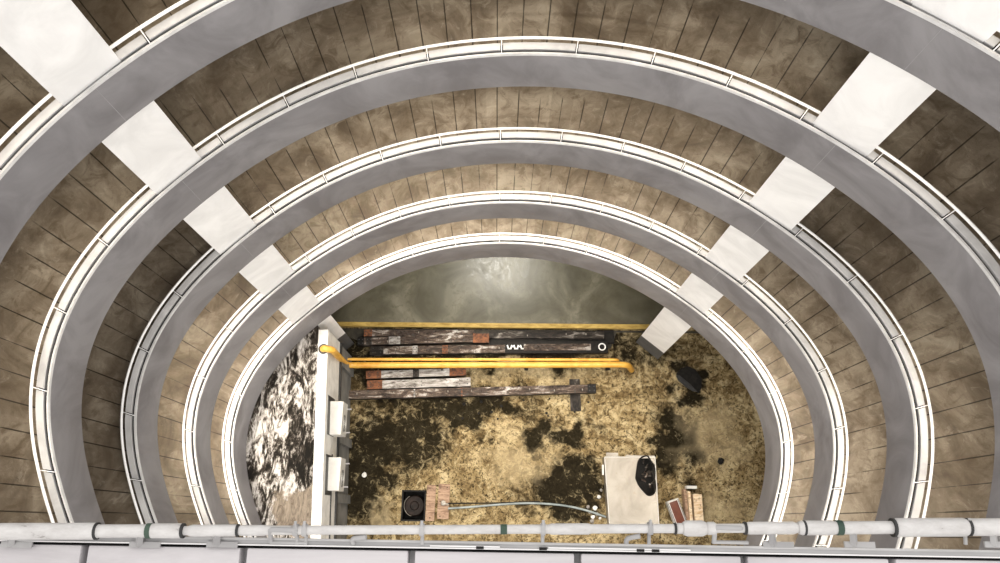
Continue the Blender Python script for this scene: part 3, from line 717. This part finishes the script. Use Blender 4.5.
def bracket(x, kind):
    a = pp_(x); foot = at(x, 544.5, DL)
    bm = bmesh.new()
    if kind == 'flat':
        w_ = .020; tube(bm, [a + Vector((0, 0, .0)), Vector((a.x, a.y - .03, zl + .045)), Vector((foot.x, foot.y, zl + .01))], w_, 4)
        box(bm, (foot.x + .03, foot.y, zl + .008), (.16, .03, .012))
    elif kind == 'loop':
        a1 = pp_(x + 26)
        tube(bm, fillet([Vector((foot.x, foot.y + .01, zl)), Vector((a.x, a.y + .005, zl + .075)), Vector((a1.x, a1.y, zl + .075)), Vector((a1.x, a1.y, zl + .05))], .02, 3), .013, 8)
        tube(bm, [Vector((foot.x, foot.y + .012, zl + .008)), Vector((a1.x + .05, foot.y + .012, zl + .008))], .010, 8)
    elif kind == 'hook':
        tube(bm, curve_pts([Vector((foot.x - .03, foot.y + .005, zl + .0)), Vector((foot.x - .025, foot.y + .03, zl + .03)), Vector((a.x + .04, a.y - .035, zl + .055))], 5), .013, 8)
    else:
        tube(bm, [a + Vector((-.012, 0, 0)), a + Vector((.012, 0, 0))], .032, 14)
        tube(bm, [Vector((a.x, a.y, zl + .02)), Vector((a.x, foot.y, zl + .005))], .010, 8)
        tube(bm, [Vector((a.x, a.y, zl + .07)), Vector((a.x, a.y + .045, zl + .075))], .008, 8)
    B2O('pipe_bracket', bm, M['coping'], gp)
for x, k in ((12, 'flat'), (140, 'flat'), (217, 'flat'), (271, 'loop'), (296, 'clamp'), (305, 'clamp'), (359, 'hook'), (422, 'clamp'), (543, 'clamp'), (632, 'hook'), (650, 'clamp'), (714, 'loop'), (772, 'flat'), (853, 'flat'), (968, 'clamp'), (993, 'flat')): bracket(x, k)

strip_args = []
# ------------------------------------------------------------------ lamps: batten over the drive, plus unseen fill lamps added elsewhere
def batten(k, adeg, o, power, col, label):
    a = rad(adeg); p = P(k, a, o, -LEV[k][2] - .07)
    bm = bmesh.new(); box(bm, (0, 0, .02), (2.4, .6, .08), bev=.01); r = B2O('unseen_slab_lamp', bm, M['acwhite']); r.location = p + Vector((0, 0, .03)); r.rotation_euler = (0, 0, -a)
    tag(r, label, 'lamp', 'unseen batten lamps under the ramp')
    l = area('unseen_slab_light', p - Vector((0, 0, .04)), (0, 0, -a), 2.3, .5, power, col)
def fill_flood(x, y, z, tilt, power, sy=.4):  # unseen fill lamp, added to brighten the well from the near side
    m3 = Matrix.Rotation(rad(tilt), 3, 'X'); n_ = m3 @ Vector((0, 0, -1))
    bm = bmesh.new(); box(bm, tuple(n_ * -.1), (2.6, sy + .1, .12), M4=m3); r = B2O('added_fill_lamp', bm, M['acwhite'])
    r.location = Vector((x, y, z)) - n_ * .0; tag(r, 'unseen fill lamp added on the near side, %s half, %d metres above the floor' % ('left' if x < 0 else 'right', round(z)), 'lamp', 'fill lamps added on the near side')
    area('added_fill_light', (x, y, z), (rad(tilt), 0, 0), 2.5, sy, power, (1, .965, .92))
for x in (-1.6, 1.6): fill_flood(x, -1.2, 23.6, 30, 235)
for z, pw in ((16.0, 150), (9.5, 190)):
    for x in (-3., 3.): fill_flood(x, -4.0, z, 48, pw)
STRIP = 14
for k, skip_at in (('Y', ()), ('Z', (58, 72, -26)), ('A', (-84, -72, -58, 58, 44)), ('B', (58,)), ('C', ())):  # added strips are left out at these angles so the decks stay darker
    for i in range(-6, 7):
        ad = i * STRIP + (2 if i else 0)
        if any(abs(ad - q_) < 8 for q_ in skip_at): continue
        strip_args.append((k, ad))
batten('D', 0, 2.6, 170, (1, .97, .88), 'unseen batten lamp under the lowest ramp slab at the far side')

for k, ad in strip_args:  # unseen strip lamps added under each slab to light the deck below
    a = rad(ad); p = P(k, a, .42, -LEV[k][2] - .07); t_ = P(k, a + .02, .42, 0) - P(k, a - .02, .42, 0); ang = math.atan2(t_.y, t_.x)
    bm = bmesh.new(); box(bm, (0, 0, 0), (1.7, .12, .08), bev=.01); r = B2O('unseen_slab_lamp', bm, M['acwhite']); r.location = p + Vector((0, 0, .03)); r.rotation_euler = (0, 0, ang)
    tag(r, 'unseen lamp added under the slab of the ' + {'Y': 'turn above the view', 'Z': 'widest ring', 'A': 'second ring', 'B': 'middle ring', 'C': 'second smallest ring'}[k], 'lamp', 'lamps added under the slab of one ramp turn, ' + {'Y': 'above the view', 'Z': 'widest', 'A': 'second', 'B': 'middle', 'C': 'second smallest'}[k])
    sl = area('unseen_slab_light', p - Vector((0, 0, .03)), (rad(-14), 0, ang), 1.65, .1, {'Y': 13, 'Z': 13, 'A': 17, 'B': 24, 'C': 27}[k], (1, .90, .76))
    sl.data.spread = rad(125)
